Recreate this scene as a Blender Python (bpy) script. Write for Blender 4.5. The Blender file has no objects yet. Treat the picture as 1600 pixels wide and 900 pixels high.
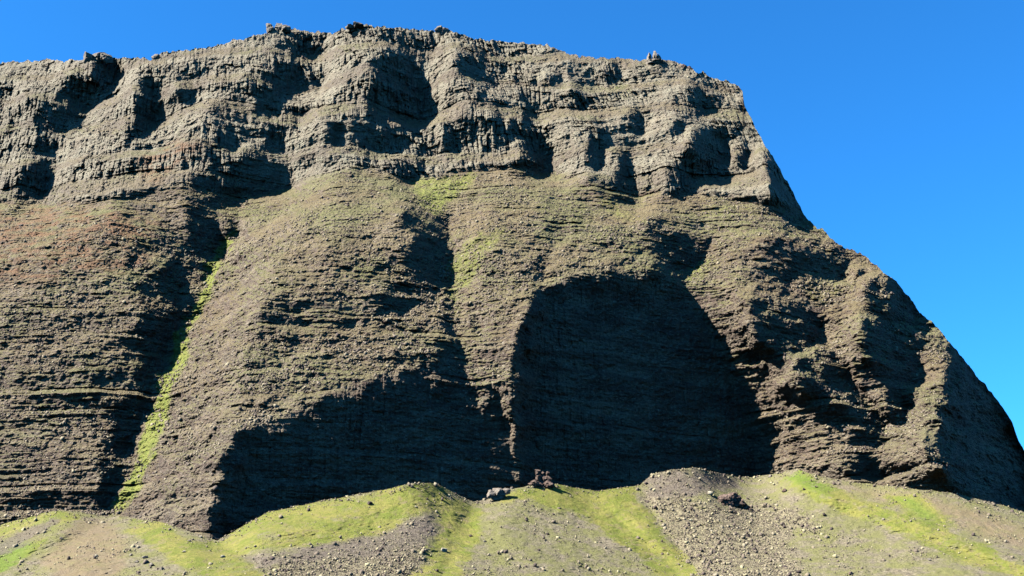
import bpy, bmesh, math, random
import numpy as np
from mathutils import Vector, Matrix
R = math.radians
rng = np.random.default_rng(7)
random.seed(7)
sc = bpy.context.scene
COL = sc.collection

# ------------------------------------------------------------------ camera, sky, sun, exposure
W0, H0 = 1600.0, 900.0
HFOV = 50.0
F = W0 / 2 / math.tan(R(HFOV / 2))
PITCH = R(18)
cam_d = bpy.data.cameras.new("camera")
cam_d.sensor_width = 36
cam_d.lens = 18 / math.tan(R(HFOV / 2))
cam_d.clip_start = 0.5
cam_d.clip_end = 30000
cam = bpy.data.objects.new("camera", cam_d)
COL.objects.link(cam)
cam.location = (0, 0, 0)
cam.rotation_euler = (R(90) + PITCH, 0, 0)
sc.camera = cam

SUN_EL, SUN_AL = R(42), R(20)          # height, and how far the sun stands on the camera's side of due left
SUN = np.array([-math.cos(SUN_EL) * math.cos(SUN_AL), -math.cos(SUN_EL) * math.sin(SUN_AL), math.sin(SUN_EL)])
sl = bpy.data.lights.new("sun", 'SUN')
sl.energy = 5.0
sl.angle = R(0.5)
sl.color = (1.0, 0.95, 0.87)
so = bpy.data.objects.new("sun", sl)
COL.objects.link(so)
so.rotation_euler = Vector(SUN).to_track_quat('Z', 'Y').to_euler()
so.location = (-400, -100, 600)

world = bpy.data.worlds.new("World")
sc.world = world
world.use_nodes = True
wn = world.node_tree
bg = wn.nodes["Background"]
sky = wn.nodes.new("ShaderNodeTexSky")
sky.sky_type = 'NISHITA'
sky.sun_disc = False
sky.sun_elevation = SUN_EL
sky.sun_rotation = math.atan2(SUN[0], SUN[1])
sky.air_density = 1.0
sky.dust_density = 0.15
sky.ozone_density = 4.0
tint = wn.nodes.new("ShaderNodeMix")
tint.data_type = 'RGBA'
tint.blend_type = 'MULTIPLY'
tint.inputs[0].default_value = 1.0
tint.inputs[7].default_value = (0.145, 0.62, 1.0, 1)
wn.links.new(sky.outputs[0], tint.inputs[6])
wn.links.new(tint.outputs[2], bg.inputs[0])
bg.inputs[1].default_value = 0.0505
sc.view_settings.view_transform = 'Standard'
sc.view_settings.look = 'None'
sc.view_settings.gamma = 1
sc.cycles.diffuse_bounces = 0
sc.view_settings.exposure = 2.45

# ------------------------------------------------------------------ helpers
def tag(o, label=None, cat=None, group=None, kind=None):
    if label: o["label"] = label
    if cat: o["category"] = cat
    if group: o["group"] = group
    if kind: o["kind"] = kind
    return o

_T = rng.random((64, 64, 64)).astype(np.float32).ravel()
def vnoise(x, y, z):
    """smooth value noise, -1..1"""
    x = np.asarray(x, np.float32); y = np.asarray(y, np.float32); z = np.asarray(z, np.float32)
    xf = np.floor(x); yf = np.floor(y); zf = np.floor(z)
    fx = x - xf; fy = y - yf; fz = z - zf
    xi = xf.astype(np.int32) & 63; yi = yf.astype(np.int32) & 63; zi = zf.astype(np.int32) & 63
    xj = (xi + 1) & 63; yj = (yi + 1) & 63; zj = (zi + 1) & 63
    fx = fx * fx * (3 - 2 * fx); fy = fy * fy * (3 - 2 * fy); fz = fz * fz * (3 - 2 * fz)
    a = xi * 4096; b = xj * 4096; c = yi * 64; d = yj * 64
    T = _T.take
    v00 = T(a + c + zi) * (1 - fz) + T(a + c + zj) * fz
    v01 = T(a + d + zi) * (1 - fz) + T(a + d + zj) * fz
    v10 = T(b + c + zi) * (1 - fz) + T(b + c + zj) * fz
    v11 = T(b + d + zi) * (1 - fz) + T(b + d + zj) * fz
    v0 = v00 * (1 - fy) + v01 * fy
    v1 = v10 * (1 - fy) + v11 * fy
    return (v0 * (1 - fx) + v1 * fx) * 2 - 1

def fbm(x, y, z, octs=4, gain=0.5, ridged=False):
    s = 0.0; a = 1.0; t = 0.0
    for i in range(octs):
        n = vnoise(x * 2.03 ** i + 7.3 * i, y * 2.03 ** i + 3.1 * i, z * 2.03 ** i + 11.7 * i)
        if ridged: n = 1 - 2 * np.abs(n)
        s = s + a * n; t += a; a *= gain
    return s / t

def poly_mask(pts, U, V):
    m = np.zeros(U.shape, bool)
    n = len(pts)
    for i in range(n):
        x0, y0 = pts[i]; x1, y1 = pts[(i + 1) % n]
        if y0 == y1: continue
        c = ((y0 > V) != (y1 > V)) & (U < (x1 - x0) * (V - y0) / (y1 - y0) + x0)
        m ^= c
    return m.astype(np.float32)

def blur(a, k):
    if k <= 0: return a
    for ax in (0, 1):
        for _ in range(k):
            p = np.concatenate([a.take([0], ax), a, a.take([-1], ax)], ax)
            n = a.shape[ax]
            a = (p.take(range(0, n), ax) + 2 * p.take(range(1, n + 1), ax) + p.take(range(2, n + 2), ax)) / 4
    return a

# the macro relief is drawn on a coarse net of directions as seen from the valley floor
GS = 4.0
GU = np.arange(-400, 2001, GS); GV = np.arange(-60, 1061, GS)
GUU, GVV = np.meshgrid(GU, GV)
X_ = np.array([1.0, 0, 0]); FW = np.array([0, math.cos(PITCH), math.sin(PITCH)]); UP = np.array([0, -math.sin(PITCH), math.cos(PITCH)])
def rays(u, v):
    a = (u - W0 / 2) / F; b = (v - H0 / 2) / F
    return a, FW[1] - b * UP[1], FW[2] - b * UP[2]
def at(u, v, L):
    t = np.exp(L)
    rx, ry, rz = rays(u, v)
    return rx * t, ry * t, rz * t

def samp(G, u, v):
    x = np.clip((u - GU[0]) / GS, 0, len(GU) - 1.001); y = np.clip((v - GV[0]) / GS, 0, len(GV) - 1.001)
    xi = x.astype(int); yi = y.astype(int); fx = x - xi; fy = y - yi
    return (G[yi, xi] * (1 - fx) + G[yi, xi + 1] * fx) * (1 - fy) + (G[yi + 1, xi] * (1 - fx) + G[yi + 1, xi + 1] * fx) * fy

# ------------------------------------------------------------------ skyline, foot line
SKY = [(-700, 120), (-400, 108), (-200, 100), (0, 98), (60, 94), (130, 94), (150, 86), (160, 86), (175, 92), (235, 91), (250, 84), (300, 77), (345, 71),
       (365, 63), (395, 58), (415, 50), (425, 45), (440, 45), (452, 46), (500, 49), (520, 52), (545, 44), (555, 38), (575, 38),
       (590, 42), (640, 46), (680, 47), (690, 46), (702, 46), (710, 53), (760, 62), (820, 67), (860, 73), (900, 88), (960, 92),
       (1010, 93), (1018, 91), (1028, 91), (1035, 95), (1060, 98), (1075, 106), (1110, 118), (1150, 132), (1160, 142), (1163, 165),
       (1175, 190), (1195, 225), (1208, 242), (1220, 268), (1240, 303), (1252, 328), (1262, 345), (1290, 362), (1305, 380),
       (1345, 398), (1370, 415), (1400, 440), (1425, 470), (1440, 490), (1465, 510), (1480, 532), (1500, 553), (1520, 578),
       (1540, 603), (1558, 625), (1572, 645), (1582, 662), (1592, 690), (1602, 705), (1650, 770), (1750, 850), (1900, 930), (2100, 980), (2400, 1000)]
SX, SY = np.array(SKY, float).T
TOP = [(-600, 800), (-300, 815), (-100, 822), (0, 820), (45, 808), (90, 797), (130, 800), (165, 806), (200, 808), (250, 815), (290, 828), (340, 845), (380, 822),
       (420, 800), (500, 783), (600, 765), (630, 757), (655, 754), (685, 757), (715, 773), (740, 785), (765, 779), (790, 766), (840, 757), (870, 757),
       (900, 762), (930, 767), (970, 763), (1000, 758), (1020, 740), (1050, 733), (1085, 731), (1120, 738), (1160, 747), (1190, 743), (1215, 739), (1245, 733),
       (1275, 743), (1320, 752), (1400, 760), (1500, 772), (1560, 788), (1600, 800), (1700, 828), (1900, 870), (2300, 920)]
TX, TY = np.array(TOP, float).T

# ------------------------------------------------------------------ facing (psi: + right, - left) and steepness of the mountain's faces
CTRL = [  # u, v, psi, sigma
 (-200,150,-15,66),(-200,350,-10,50),(-200,600,-8,58),(-200,800,-5,60),
 (0,140,-15,66),(0,250,-18,66),(0,350,-10,46),(0,470,-8,55),(0,620,-6,60),(0,760,-4,62),
 (120,230,-25,66),(150,320,-10,46),(120,480,-5,55),(120,650,-3,60),(120,770,0,64),
 (215,360,2,50),(215,450,2,56),(195,550,4,60),(165,650,3,62),(145,750,3,62),
 (180,120,-20,66),(170,170,-30,66),(270,120,-15,62),(290,190,-25,64),(250,270,-20,60),(340,110,-10,62),(330,220,-12,62),
 (400,80,-15,66),(460,70,5,66),(520,90,-25,66),(480,180,-30,64),(500,240,-15,62),(560,60,-5,66),(540,150,-15,70),(600,190,5,72),(560,230,0,66),
 (640,70,5,66),(690,120,-25,62),(700,180,-20,64),(740,200,0,74),(720,240,-5,66),(740,80,10,64),(800,110,-5,64),(800,180,15,68),
 (850,100,-10,64),(870,190,-30,64),(900,230,-5,68),(920,110,5,66),(960,140,-5,55),(1000,130,-10,66),(1020,190,-25,64),(1060,110,5,64),(1000,250,-10,64),
 (1120,140,-10,68),(1140,190,-15,68),(1150,260,-10,66),(1040,290,-10,60),(1180,270,0,66),
 (430,330,-35,48),(400,420,-32,52),(360,520,-32,56),(330,620,-32,58),(290,720,-25,62),(300,790,-10,66),
 (500,290,-15,44),(480,380,-15,50),(450,500,-12,54),(420,600,-10,60),(430,650,-5,66),(330,700,-15,66),
 (580,280,5,44),(580,370,5,50),(570,470,5,54),(560,560,12,62),(640,330,14,50),(660,420,14,54),(665,500,12,58),(640,540,8,62),
 (690,290,-20,42),(720,330,-35,48),(730,420,-38,52),(730,500,-35,58),(740,560,-35,62),(770,600,-20,70),
 (800,280,-10,44),(800,340,-12,46),(800,420,-15,50),(780,480,-18,56),(880,290,10,44),(900,350,12,48),(930,400,10,54),(860,410,-2,56),(980,400,20,56),
 (960,320,-10,46),(1000,340,0,50),(1080,300,-15,50),(1080,335,-10,50),(1160,320,-8,48),(1220,325,-8,48),(1230,350,0,56),
 (1110,420,-38,50),(1130,480,-35,56),(1140,540,-30,62),(1190,620,-25,68),(1210,700,-20,68),(1150,380,-10,56),(1170,440,5,56),(1200,480,15,62),
 (1250,400,0,64),(1270,450,-20,50),(1300,500,-25,60),(1310,540,-25,62),(1230,640,0,68),(1260,700,-5,64),(1320,700,-10,60),
 (1330,410,5,62),(1390,560,-20,58),(1400,620,-20,62),(1400,680,-15,62),(1350,740,0,60),(1440,620,0,66),(1430,720,0,62),(1400,460,15,62),(1450,520,5,60),
 (1470,560,5,62),(1500,580,35,66),(1560,680,45,70),(1570,640,20,64),(1650,800,45,60),(1900,900,45,55),
]
C = np.array(CTRL, float)
def field():
    num_p = np.zeros(GUU.shape); num_s = np.zeros(GUU.shape); den = np.zeros(GUU.shape)
    for u, v, p, s in C:
        d2 = ((GUU - u) / 1.0) ** 2 + ((GVV - v) / 1.25) ** 2 + 60
        w = d2 ** -2.2 * 1e8
        num_p += w * np.clip(p * 1.4 - 10, -50, 42); num_s += w * s; den += w
    return num_p / den, num_s / den

# faces turned away from the sun: (polygon, psi, sigma)
DARK = [
 ([(138,98),(165,94),(185,112),(183,132),(160,135),(140,125)], 50, 82),
 ([(36,142),(70,150),(105,140),(150,148),(135,175),(112,183),(88,172),(60,165)], 45, 84),
 ([(110,118),(140,122),(165,140),(150,148),(120,132)], 45, 84),
 ([(50,175),(85,180),(108,200),(95,208),(60,198)], 45, 84),
 ([(55,212),(75,208),(90,225),(86,240),(62,236)], 45, 84),
 ([(35,262),(60,250),(78,252),(86,275),(70,290),(72,312),(40,310),(30,290)], 45, 84),
 ([(205,130),(225,122),(246,145),(250,175),(240,205),(215,212),(202,195),(212,160)], 50, 84),
 ([(380,122),(410,112),(440,122),(475,120),(470,140),(440,152),(395,148)], 40, 84),
 ([(390,155),(415,165),(435,180),(425,186),(400,172)], 50, 84),
 ([(410,192),(432,200),(440,235),(428,240),(414,222)], 50, 84),
 ([(434,105),(460,110),(478,122),(455,125)], 50, 84),
 ([(385,232),(412,240),(432,262),(458,292),(422,301),(385,304),(350,297),(300,287),(290,276),(340,268),(372,252)], 26, 92),
 ([(578,92),(600,84),(628,92),(645,108),(655,140),(662,168),(660,183),(640,188),(630,168),(625,148),(605,142),(582,132)], 52, 86),
 ([(590,72),(625,82),(655,98),(640,104),(600,86)], 45, 84),
 ([(708,86),(735,94),(765,115),(788,136),(765,126),(740,113),(712,106)], 50, 84),
 ([(812,203),(834,213),(848,240),(861,269),(845,271),(818,252)], 55, 84),
 ([(612,252),(640,255),(652,278),(630,282)], 45, 84),
 ([(891,130),(905,138),(920,162),(905,160)], 50, 84),
 ([(1068,126),(1095,140),(1104,178),(1088,176),(1078,150)], 52, 84),
 ([(1082,200),(1120,210),(1138,240),(1125,258),(1095,250),(1075,230)], 48, 84),
 ([(1192,235),(1208,240),(1225,272),(1256,332),(1230,328),(1207,305)], 60, 82),
 ([(962,228),(980,240),(984,282),(968,280)], 50, 84),
 ([(915,278),(955,282),(996,300),(1000,320),(965,306),(930,292)], 45, 86),
 ([(942,106),(972,110),(970,121),(945,120)], 40, 84),
 ([(290,322),(315,340),(345,372),(352,398),(325,402),(300,385),(288,350)], 52, 84),
 ([(345,335),(362,345),(374,370),(355,372)], 52, 84),
 ([(283,405),(310,408),(326,420),(322,430),(295,425)], 48, 84),
 ([(218,478),(248,486),(266,505),(272,545),(256,580),(234,575),(218,548),(210,505)], 46, 86),
 ([(203,575),(246,575),(238,615),(232,650),(218,655),(210,620)], 40, 84),
 ([(172,630),(212,640),(218,672),(208,700),(190,704),(168,670)], 38, 84),
 ([(154,712),(188,720),(186,760),(170,792),(154,785)], 38, 84),
 ([(236,420),(256,432),(262,470),(246,470)], 36, 80),
 ([(405,492),(440,486),(478,494),(470,507),(420,505)], 25, 95),
 ([(625,328),(650,340),(680,362),(692,388),(680,390),(650,365),(630,348)], 62, 86),
 ([(630,382),(660,386),(690,408),(702,432),(685,430),(650,404)], 62, 86),
 ([(664,348),(690,372),(702,400),(706,432),(714,470),(708,488),(696,470),(690,430),(676,392)], 50, 80),
 ([(580,458),(612,452),(628,468),(638,482),(612,480),(590,474)], 40, 88),
 ([(692,486),(706,492),(716,530),(724,575),(740,620),(748,650),(725,640),(708,585),(698,530)], 60, 84),
 ([(1003,350),(1030,352),(1050,372),(1085,380),(1108,396),(1096,408),(1066,424),(1038,412),(1015,390)], 24, 88),
 ([(1492,680),(1512,700),(1526,728),(1505,716)], -45, 60), ([(1545,618),(1560,628),(1578,655),(1570,672),(1555,650)], -40, 62), ([(1500,600),(1516,610),(1520,640),(1506,630)], -35, 62),
 # west alcove
 ([(365,682),(400,672),(432,660),(482,640),(512,618),(560,602),(600,588),(650,572),(690,562),(706,530),(722,580),(738,622),(748,642),(768,598),
   (780,640),(800,700),(812,745),(812,900),(345,900),(322,850),(330,790),(350,745),(350,710)], 19, 91),
 ([(350,700),(385,680),(395,720),(380,790),(375,900),(322,880),(325,820),(345,750)], 58, 86),
 # east alcove
 ([(804,600),(808,545),(815,505),(828,475),(848,450),(872,444),(905,430),(950,434),(985,428),(1020,430),(1050,440),(1085,482),(1122,528),(1128,562),(1150,592),(1167,642),
   (1190,742),(1190,900),(815,900),(815,740),(802,640)], 19, 92),
 ([(798,600),(806,545),(815,505),(828,475),(846,452),(862,462),(850,510),(838,560),(834,640),(842,900),(815,900),(812,740),(798,640)], 62, 86),
 ([(846,452),(872,444),(905,430),(950,434),(985,428),(1020,430),(1050,440),(1070,464),(1000,458),(900,460),(858,474)], 20, 114),
 ([(1212,482),(1250,490),(1280,508),(1296,535),(1270,528),(1235,508)], 48, 84),
 ([(1165,505),(1200,508),(1240,525),(1266,552),(1235,552),(1190,530)], 42, 86),
 ([(1243,555),(1300,556),(1328,585),(1352,625),(1378,665),(1376,686),(1345,672),(1318,640),(1288,606),(1250,600)], 40, 88),
 ([(1342,500),(1375,508),(1415,545),(1447,580),(1452,598),(1400,584),(1350,562)], 42, 87),
 ([(1350,440),(1385,448),(1420,475),(1440,500),(1400,500),(1365,475)], 38, 84),
 ([(1190,378),(1240,384),(1288,402),(1285,430),(1230,428),(1200,405)], 22, 92),
 ([(0,132),(20,136),(16,150),(0,150)], 45, 84), ([(278,136),(300,134),(304,152),(286,158)], 45, 84), ([(438,168),(462,170),(474,190),(450,188)], 45, 84),
 ([(480,112),(500,118),(500,144),(486,138)], 50, 84), ([(588,190),(612,192),(618,226),(598,222)], 50, 84), ([(566,150),(590,150),(604,190),(580,186)], 48, 82),
 ([(795,182),(815,188),(812,216),(798,208)], 50, 84), ([(758,150),(778,160),(792,196),(776,190)], 48, 82), ([(915,214),(936,218),(944,264),(922,260)], 50, 84),
 ([(1044,190),(1064,192),(1066,212),(1050,210)], 48, 84), ([(1150,232),(1168,234),(1172,260),(1154,256)], 50, 84), ([(1036,262),(1086,266),(1090,296),(1050,300)], 30, 90),
 ([(1156,468),(1200,470),(1245,492),(1240,508),(1190,500)], 40, 86), ([(1436,678),(1476,698),(1506,742),(1488,746),(1452,715)], 46, 86), ([(1314,724),(1350,724),(1376,746),(1340,750)], 40, 84),
 ([(1376,618),(1405,620),(1418,656),(1390,656)], 44, 84), 
 ([(1250,396),(1330,408),(1320,432),(1270,428)], 26, 90),
 ([(738,150),(752,152),(756,176),(742,172)], 45, 84), ([(858,112),(884,116),(880,134),(862,130)], 40, 84), ([(330,160),(356,164),(360,186),(338,182)], 42, 84), ([(330,205),(372,210),(366,232),(340,228)], 38, 86),
 ([(508,196),(530,200),(532,222),(514,220)], 44, 84), ([(690,196),(712,200),(718,228),(698,224)], 46, 84), ([(980,176),(1000,180),(1006,206),(986,202)], 46, 84),
 ([(1482,545),(1512,572),(1545,618),(1565,665),(1585,705),(1610,760),(1620,830),(1560,800),(1505,768),(1488,740),(1470,700),(1465,640),(1474,598)], 52, 86),
]
ALCOVES = [p for p, a, b in DARK if a == 19]
# faces that keep the sun between the shadowed ones
LIT = [
 ([(378,312),(456,304),(440,335),(395,372),(376,350)], -25, 46),
 ([(705,340),(745,345),(735,400),(716,420),(704,380)], -40, 50),
 ([(870,350),(940,365),(1000,392),(1045,428),(1000,428),(905,424),(850,428)], -12, 50),
 ([(722,470),(790,470),(800,560),(795,640),(775,600),(752,640),(730,600),(716,540)], -28, 60),
 ([(1062,440),(1120,415),(1150,500),(1190,580),(1215,700),(1196,738),(1172,640),(1155,590),(1132,560),(1126,525),(1090,480)], -32, 60),
 ([(700,390),(760,380),(740,480),(712,480)], -34, 52),
 ([(560,500),(690,500),(690,548),(600,572),(540,590),(480,625),(430,640),(440,560)], -8, 54),
 ([(286,505),(345,470),(335,640),(285,720),(240,790),(205,800),(232,720),(252,650),(262,600),(280,560)], -42, 56),
 ([(1300,540),(1340,540),(1360,600),(1420,640),(1440,720),(1390,720),(1382,660),(1350,590)], -26, 58),
 ([(1452,540),(1478,560),(1470,700),(1455,690),(1440,600)], -20, 60),
]
def solve():
    psi, sig = field()
    wt = np.full(GUU.shape, 0.62)
    for pts, p, s in LIT:
        m = blur(poly_mask(pts, GUU, GVV), 2)
        psi = psi * (1 - m) + p * m
        sig = sig * (1 - m) + s * m
        wt = np.maximum(wt, m * 4.0)
    for pts, p, s in DARK:
        m = blur(poly_mask(pts, GUU, GVV), 1)
        psi = psi * (1 - m) + (p + (13 if p < 40 else 7)) * m
        sig = sig * (1 - m) + s * m
        wt = np.maximum(wt, m * 14.0)
    ps, sg = np.radians(psi), np.radians(sig)
    n = np.stack([np.sin(sg) * np.sin(ps), -np.sin(sg) * np.cos(ps), np.cos(sg)], -1)
    rx, ry, rz = rays(GUU, GVV)
    nr = np.minimum(n[..., 0] * rx + n[..., 1] * ry + n[..., 2] * rz, -0.17)
    La = -n[..., 0] / nr
    Lb = (n @ UP) / nr
    h = GS / F
    # mean surface, as an anchor
    base = np.log(520.0) + np.clip((900 - GVV), -200, 900) / F * 1.05
    wx = (wt[:, 1:] + wt[:, :-1]) / 2; wy = (wt[1:] + wt[:-1]) / 2 * 0.8
    gx = (La[:, 1:] + La[:, :-1]) / 2 * h; gy = (Lb[1:] + Lb[:-1]) / 2 * h
    lam = 2e-4
    def A(L):
        r = lam * L
        d = wx * (L[:, 1:] - L[:, :-1]); r[:, 1:] += d; r[:, :-1] -= d
        d = wy * (L[1:] - L[:-1]); r[1:] += d; r[:-1] -= d
        return r
    b = lam * base
    d = wx * gx; b[:, 1:] += d; b[:, :-1] -= d
    d = wy * gy; b[1:] += d; b[:-1] -= d
    D = np.full(GUU.shape, lam); D[:, 1:] += wx; D[:, :-1] += wx; D[1:] += wy; D[:-1] += wy
    L = base.copy(); r = b - A(L); z = r / D; p = z.copy(); rz_ = (r * z).sum()
    for it in range(900):
        Ap = A(p); al = rz_ / (p * Ap).sum(); L += al * p; r -= al * Ap
        z = r / D; nz = (r * z).sum(); p = z + nz / rz_ * p; rz_ = nz
        if nz < 1e-12: break
    print("solve", it, "depth", np.exp(L[(GVV > 100) & (GVV < 750) & (GUU > 0) & (GUU < 1200)]).min(), np.exp(L[(GVV > 100) & (GVV < 750) & (GUU > 0) & (GUU < 1200)]).max())
    return L
LM = solve()

# ------------------------------------------------------------------ mesh from a grid
def grid_mesh(name, X, Y, Z, attrs=None, smooth=False):
    nr, nc = X.shape
    me = bpy.data.meshes.new(name)
    co = np.stack([X, Y, Z], -1).astype(np.float32).reshape(-1, 3)
    idx = np.arange(nr * nc, dtype=np.int32).reshape(nr, nc)
    q = np.stack([idx[1:, :-1], idx[1:, 1:], idx[:-1, 1:], idx[:-1, :-1]], -1).reshape(-1, 4)
    me.vertices.add(len(co)); me.vertices.foreach_set("co", co.ravel())
    me.loops.add(q.size); me.loops.foreach_set("vertex_index", q.ravel())
    me.polygons.add(len(q)); me.polygons.foreach_set("loop_start", np.arange(0, q.size, 4, dtype=np.int32))
    me.polygons.foreach_set("use_smooth", np.full(len(q), smooth))
    me.update(calc_edges=True)
    for k, a in (attrs or {}).items():
        at_ = me.attributes.new(k, 'FLOAT', 'POINT')
        at_.data.foreach_set("value", np.ascontiguousarray(a, dtype=np.float32).ravel())
    return me

def axis(lo, a, b, hi, step, grow=1.08):
    core = np.arange(a, b + step / 2, step)
    l = []; x = a; s = step
    while x > lo: s *= grow; x -= s; l.append(x)
    r = []; x = core[-1]; s = step
    while x < hi: s *= grow; x += s; r.append(x)
    return np.array(l[::-1] + list(core) + r)

MSTEP = 1.15
UC = axis(-600, -30, 1630, 2050, MSTEP)
NROW = 760
def area(polys, U, V, k=2):
    m = np.zeros(GUU.shape, np.float32)
    for p in polys: m = np.maximum(m, poly_mask(p, GUU, GVV))
    return samp(blur(m, k), U, V)

def build_mountain():
    s = np.linspace(0, 1, NROW) ** 0.94
    sky_v = np.interp(UC, SX, SY)
    n1 = fbm(UC / 11.0, UC * 0 + 3.3, UC * 0 + 1.1, 5, 0.65) * 6.5
    n2 = np.round(vnoise(UC / 5.0, UC * 0 + 9.3, UC * 0 + 4.1) * 2.4) * 1.3
    sky_v = sky_v + (n1 + n2) * np.interp(UC, [-200, 1160, 1300, 1700], [0.85, 0.85, 1.0, 0.3])
    bot = np.maximum(930, sky_v + 40)
    sm = sky_v.copy()
    for _ in range(900): sm[1:-1] = (sm[:-2] + 2 * sm[1:-1] + sm[2:]) / 4
    V = sm[None] + s[:, None] * (bot - sm)[None] + (sky_v - sm)[None] * np.exp(-s[:, None] / 0.07)
    U = np.repeat(UC[None], NROW, 0)
    # ragged outlines: the coarse relief is looked up a little off
    wk = np.clip((V - 280) / 120, 0.45, 1)
    wu = fbm(U / 34, V / 30, U * 0 + 2.2, 5, 0.62) * 16 * wk
    wv = fbm(U / 34, V / 26, U * 0 + 8.2, 5, 0.62) * 13 * wk
    L = samp(LM, U + wu, V + wv)
    x, y, z = at(U, V, L)
    # zone weights
    bench = np.interp(U, [-200, 0, 150, 280, 400, 470, 560, 640, 750, 820, 900, 1000, 1100, 1250, 1400], [322, 318, 318, 295, 302, 290, 262, 285, 270, 258, 278, 300, 305, 330, 350])
    upper = np.clip((bench + fbm(U / 30, V / 30, U * 0, 3) * 8 - V) / 10, 0, 1)
    alc = area(ALCOVES, U, V, 3)
    low = np.clip((V - 560) / 160, 0, 1)
    d = np.zeros(U.shape, np.float32)                      # metres, + = deeper
    east = np.clip((U - 1330) / 120, 0, 1)
    # bodies of rock 30-60 m and 8-20 m
    d -= fbm(x / 46, y / 46, z / 60, 4, 0.55, True) * (3.2 * upper + 1.6 * (1 - upper)) * (1 - 0.4 * alc)
    d -= fbm(x / 15, y / 15, z / 16, 4, 0.6) * (2.0 * upper + 1.7 * (1 - upper))
    d -= fbm(x / 22, y / 22, z / 22, 4, 0.6) * 2.6 * east
    d -= fbm(x / 24 + 0.012 * z, y / 24, (z + 0.3 * x) / 85, 4, 0.6, True) * 4.2 * upper
    d -= fbm(x / 9, y / 9, z / 30, 3, 0.6, True) * 1.6 * upper
    # lava beds: stair of random thickness
    warp = fbm(x / 70, y / 70, z / 50, 3) * 5 + fbm(x / 14, y / 14, z / 9, 2) * 0.7
    zeta = z + warp + 0.012 * x
    zeta = zeta + upper * fbm(x / 55 + 3, y / 55, z / 90, 2) * 7
    ledge = np.zeros(U.shape, np.float32)
    for (tmin, tmax, k, seed, mz) in ((24, 58, 0.20, 12, 0.7), (9, 17, 0.34, 3, 0.0), (1.7, 4.2, 0.52, 5, 0.05)):
        r2 = np.random.default_rng(seed)
        th = r2.uniform(tmin, tmax, 900); bd = np.cumsum(th) - 100
        amp = r2.uniform(0.25, 1.3, 901)
        i = np.clip(np.searchsorted(bd, zeta.ravel()), 1, 899).reshape(zeta.shape)
        fr = (zeta - bd[i - 1]) / th[i]
        if tmin > 20:
            tri = np.where(fr < 0.66, fr / 0.66, (1 - fr) / 0.34) - 0.5
            d -= tri * th[i] * k * upper * np.clip(0.75 + fbm(x / 50, y / 50, z / 40, 3) * 1.6, 0.0, 1.5)
            ledge = np.clip((fr - 0.66 + fbm(x / 18, y / 18, z / 10, 3) * 0.22) / 0.08, 0, 1) * np.clip((1.02 - fr) / 0.06, 0, 1) * upper
            face = upper * (1 - ledge)
            continue
        tri = np.where(fr < 0.78, fr / 0.78, (1 - fr) / 0.22) - 0.5
        patch = (1 - 0.45 * upper) * np.clip(0.42 + fbm(x / 30 + seed, y / 30, (i * 7.7) % 64, 3) * 2.3, mz + (0.6 * east if tmin > 5 else 0), 1.7) * (0.75 + 0.45 * low)
        d -= tri * th[i] * k * amp[i] * patch * (1 - 0.55 * alc)
        if tmin > 5:
            # columns: upright prisms broken off at different heights
            sx_ = x + 0.35 * y + fbm(x / 12, y / 12, z / 14, 2) * 1.2
            m = (face + 0.55 * ledge + 0.12 * (1 - upper)) * np.clip(0.8 + fbm(x / 40, y / 40, z / 26, 3) * 2.0, 0.05, 1.25) + 0.2 * alc
            for (w_, hh, a_) in ((3.1, 9.0, 2.6), (6.7, 17.0, 3.6)):
                cx = sx_ / w_ + ((i * 17.31) % 1.0)
                ci = np.floor(cx).astype(np.int64)
                hz = np.floor(zeta / hh + np.take(_T, (ci * 7919 + 13) % _T.size) * 9).astype(np.int64)
                pr = np.take(_T, (ci * 104729 + hz * 7841 + int(w_ * 10)) % _T.size)
                gap = np.clip(1 - np.minimum(cx - ci, 1 - cx + ci) / 0.16, 0, 1)
                d -= ((pr - 0.5) * a_ - gap * a_ * 0.45) * m
    # low outcrops and hollows
    d -= np.clip(fbm(x / 13, y / 13, z / 3.6, 4, 0.65) - 0.05, 0, 1) * 3.6 * (1 - 0.6 * upper) * (1 - 0.6 * alc)
    d += np.clip(fbm(x / 8 + 50, y / 8, z / 5, 3, 0.6) - 0.25, 0, 1) * 2.6
    # blocks and rubble
    d -= np.abs(fbm(x / 8.0, y / 8.0, z / 3.6, 3, 0.65)) * 1.5
    d -= fbm(x / 2.5, y / 2.5, z / 1.4, 2, 0.6) * 0.6
    fade = np.clip((bot - V) / 30, 0, 1)
    L = L + (d * fade + 2.0) / np.exp(L)
    x, y, z = at(U, V, L)
    # masks for real colour: turf, red soil
    wob = fbm(x / 12, y / 12, z / 9, 3)
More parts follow.
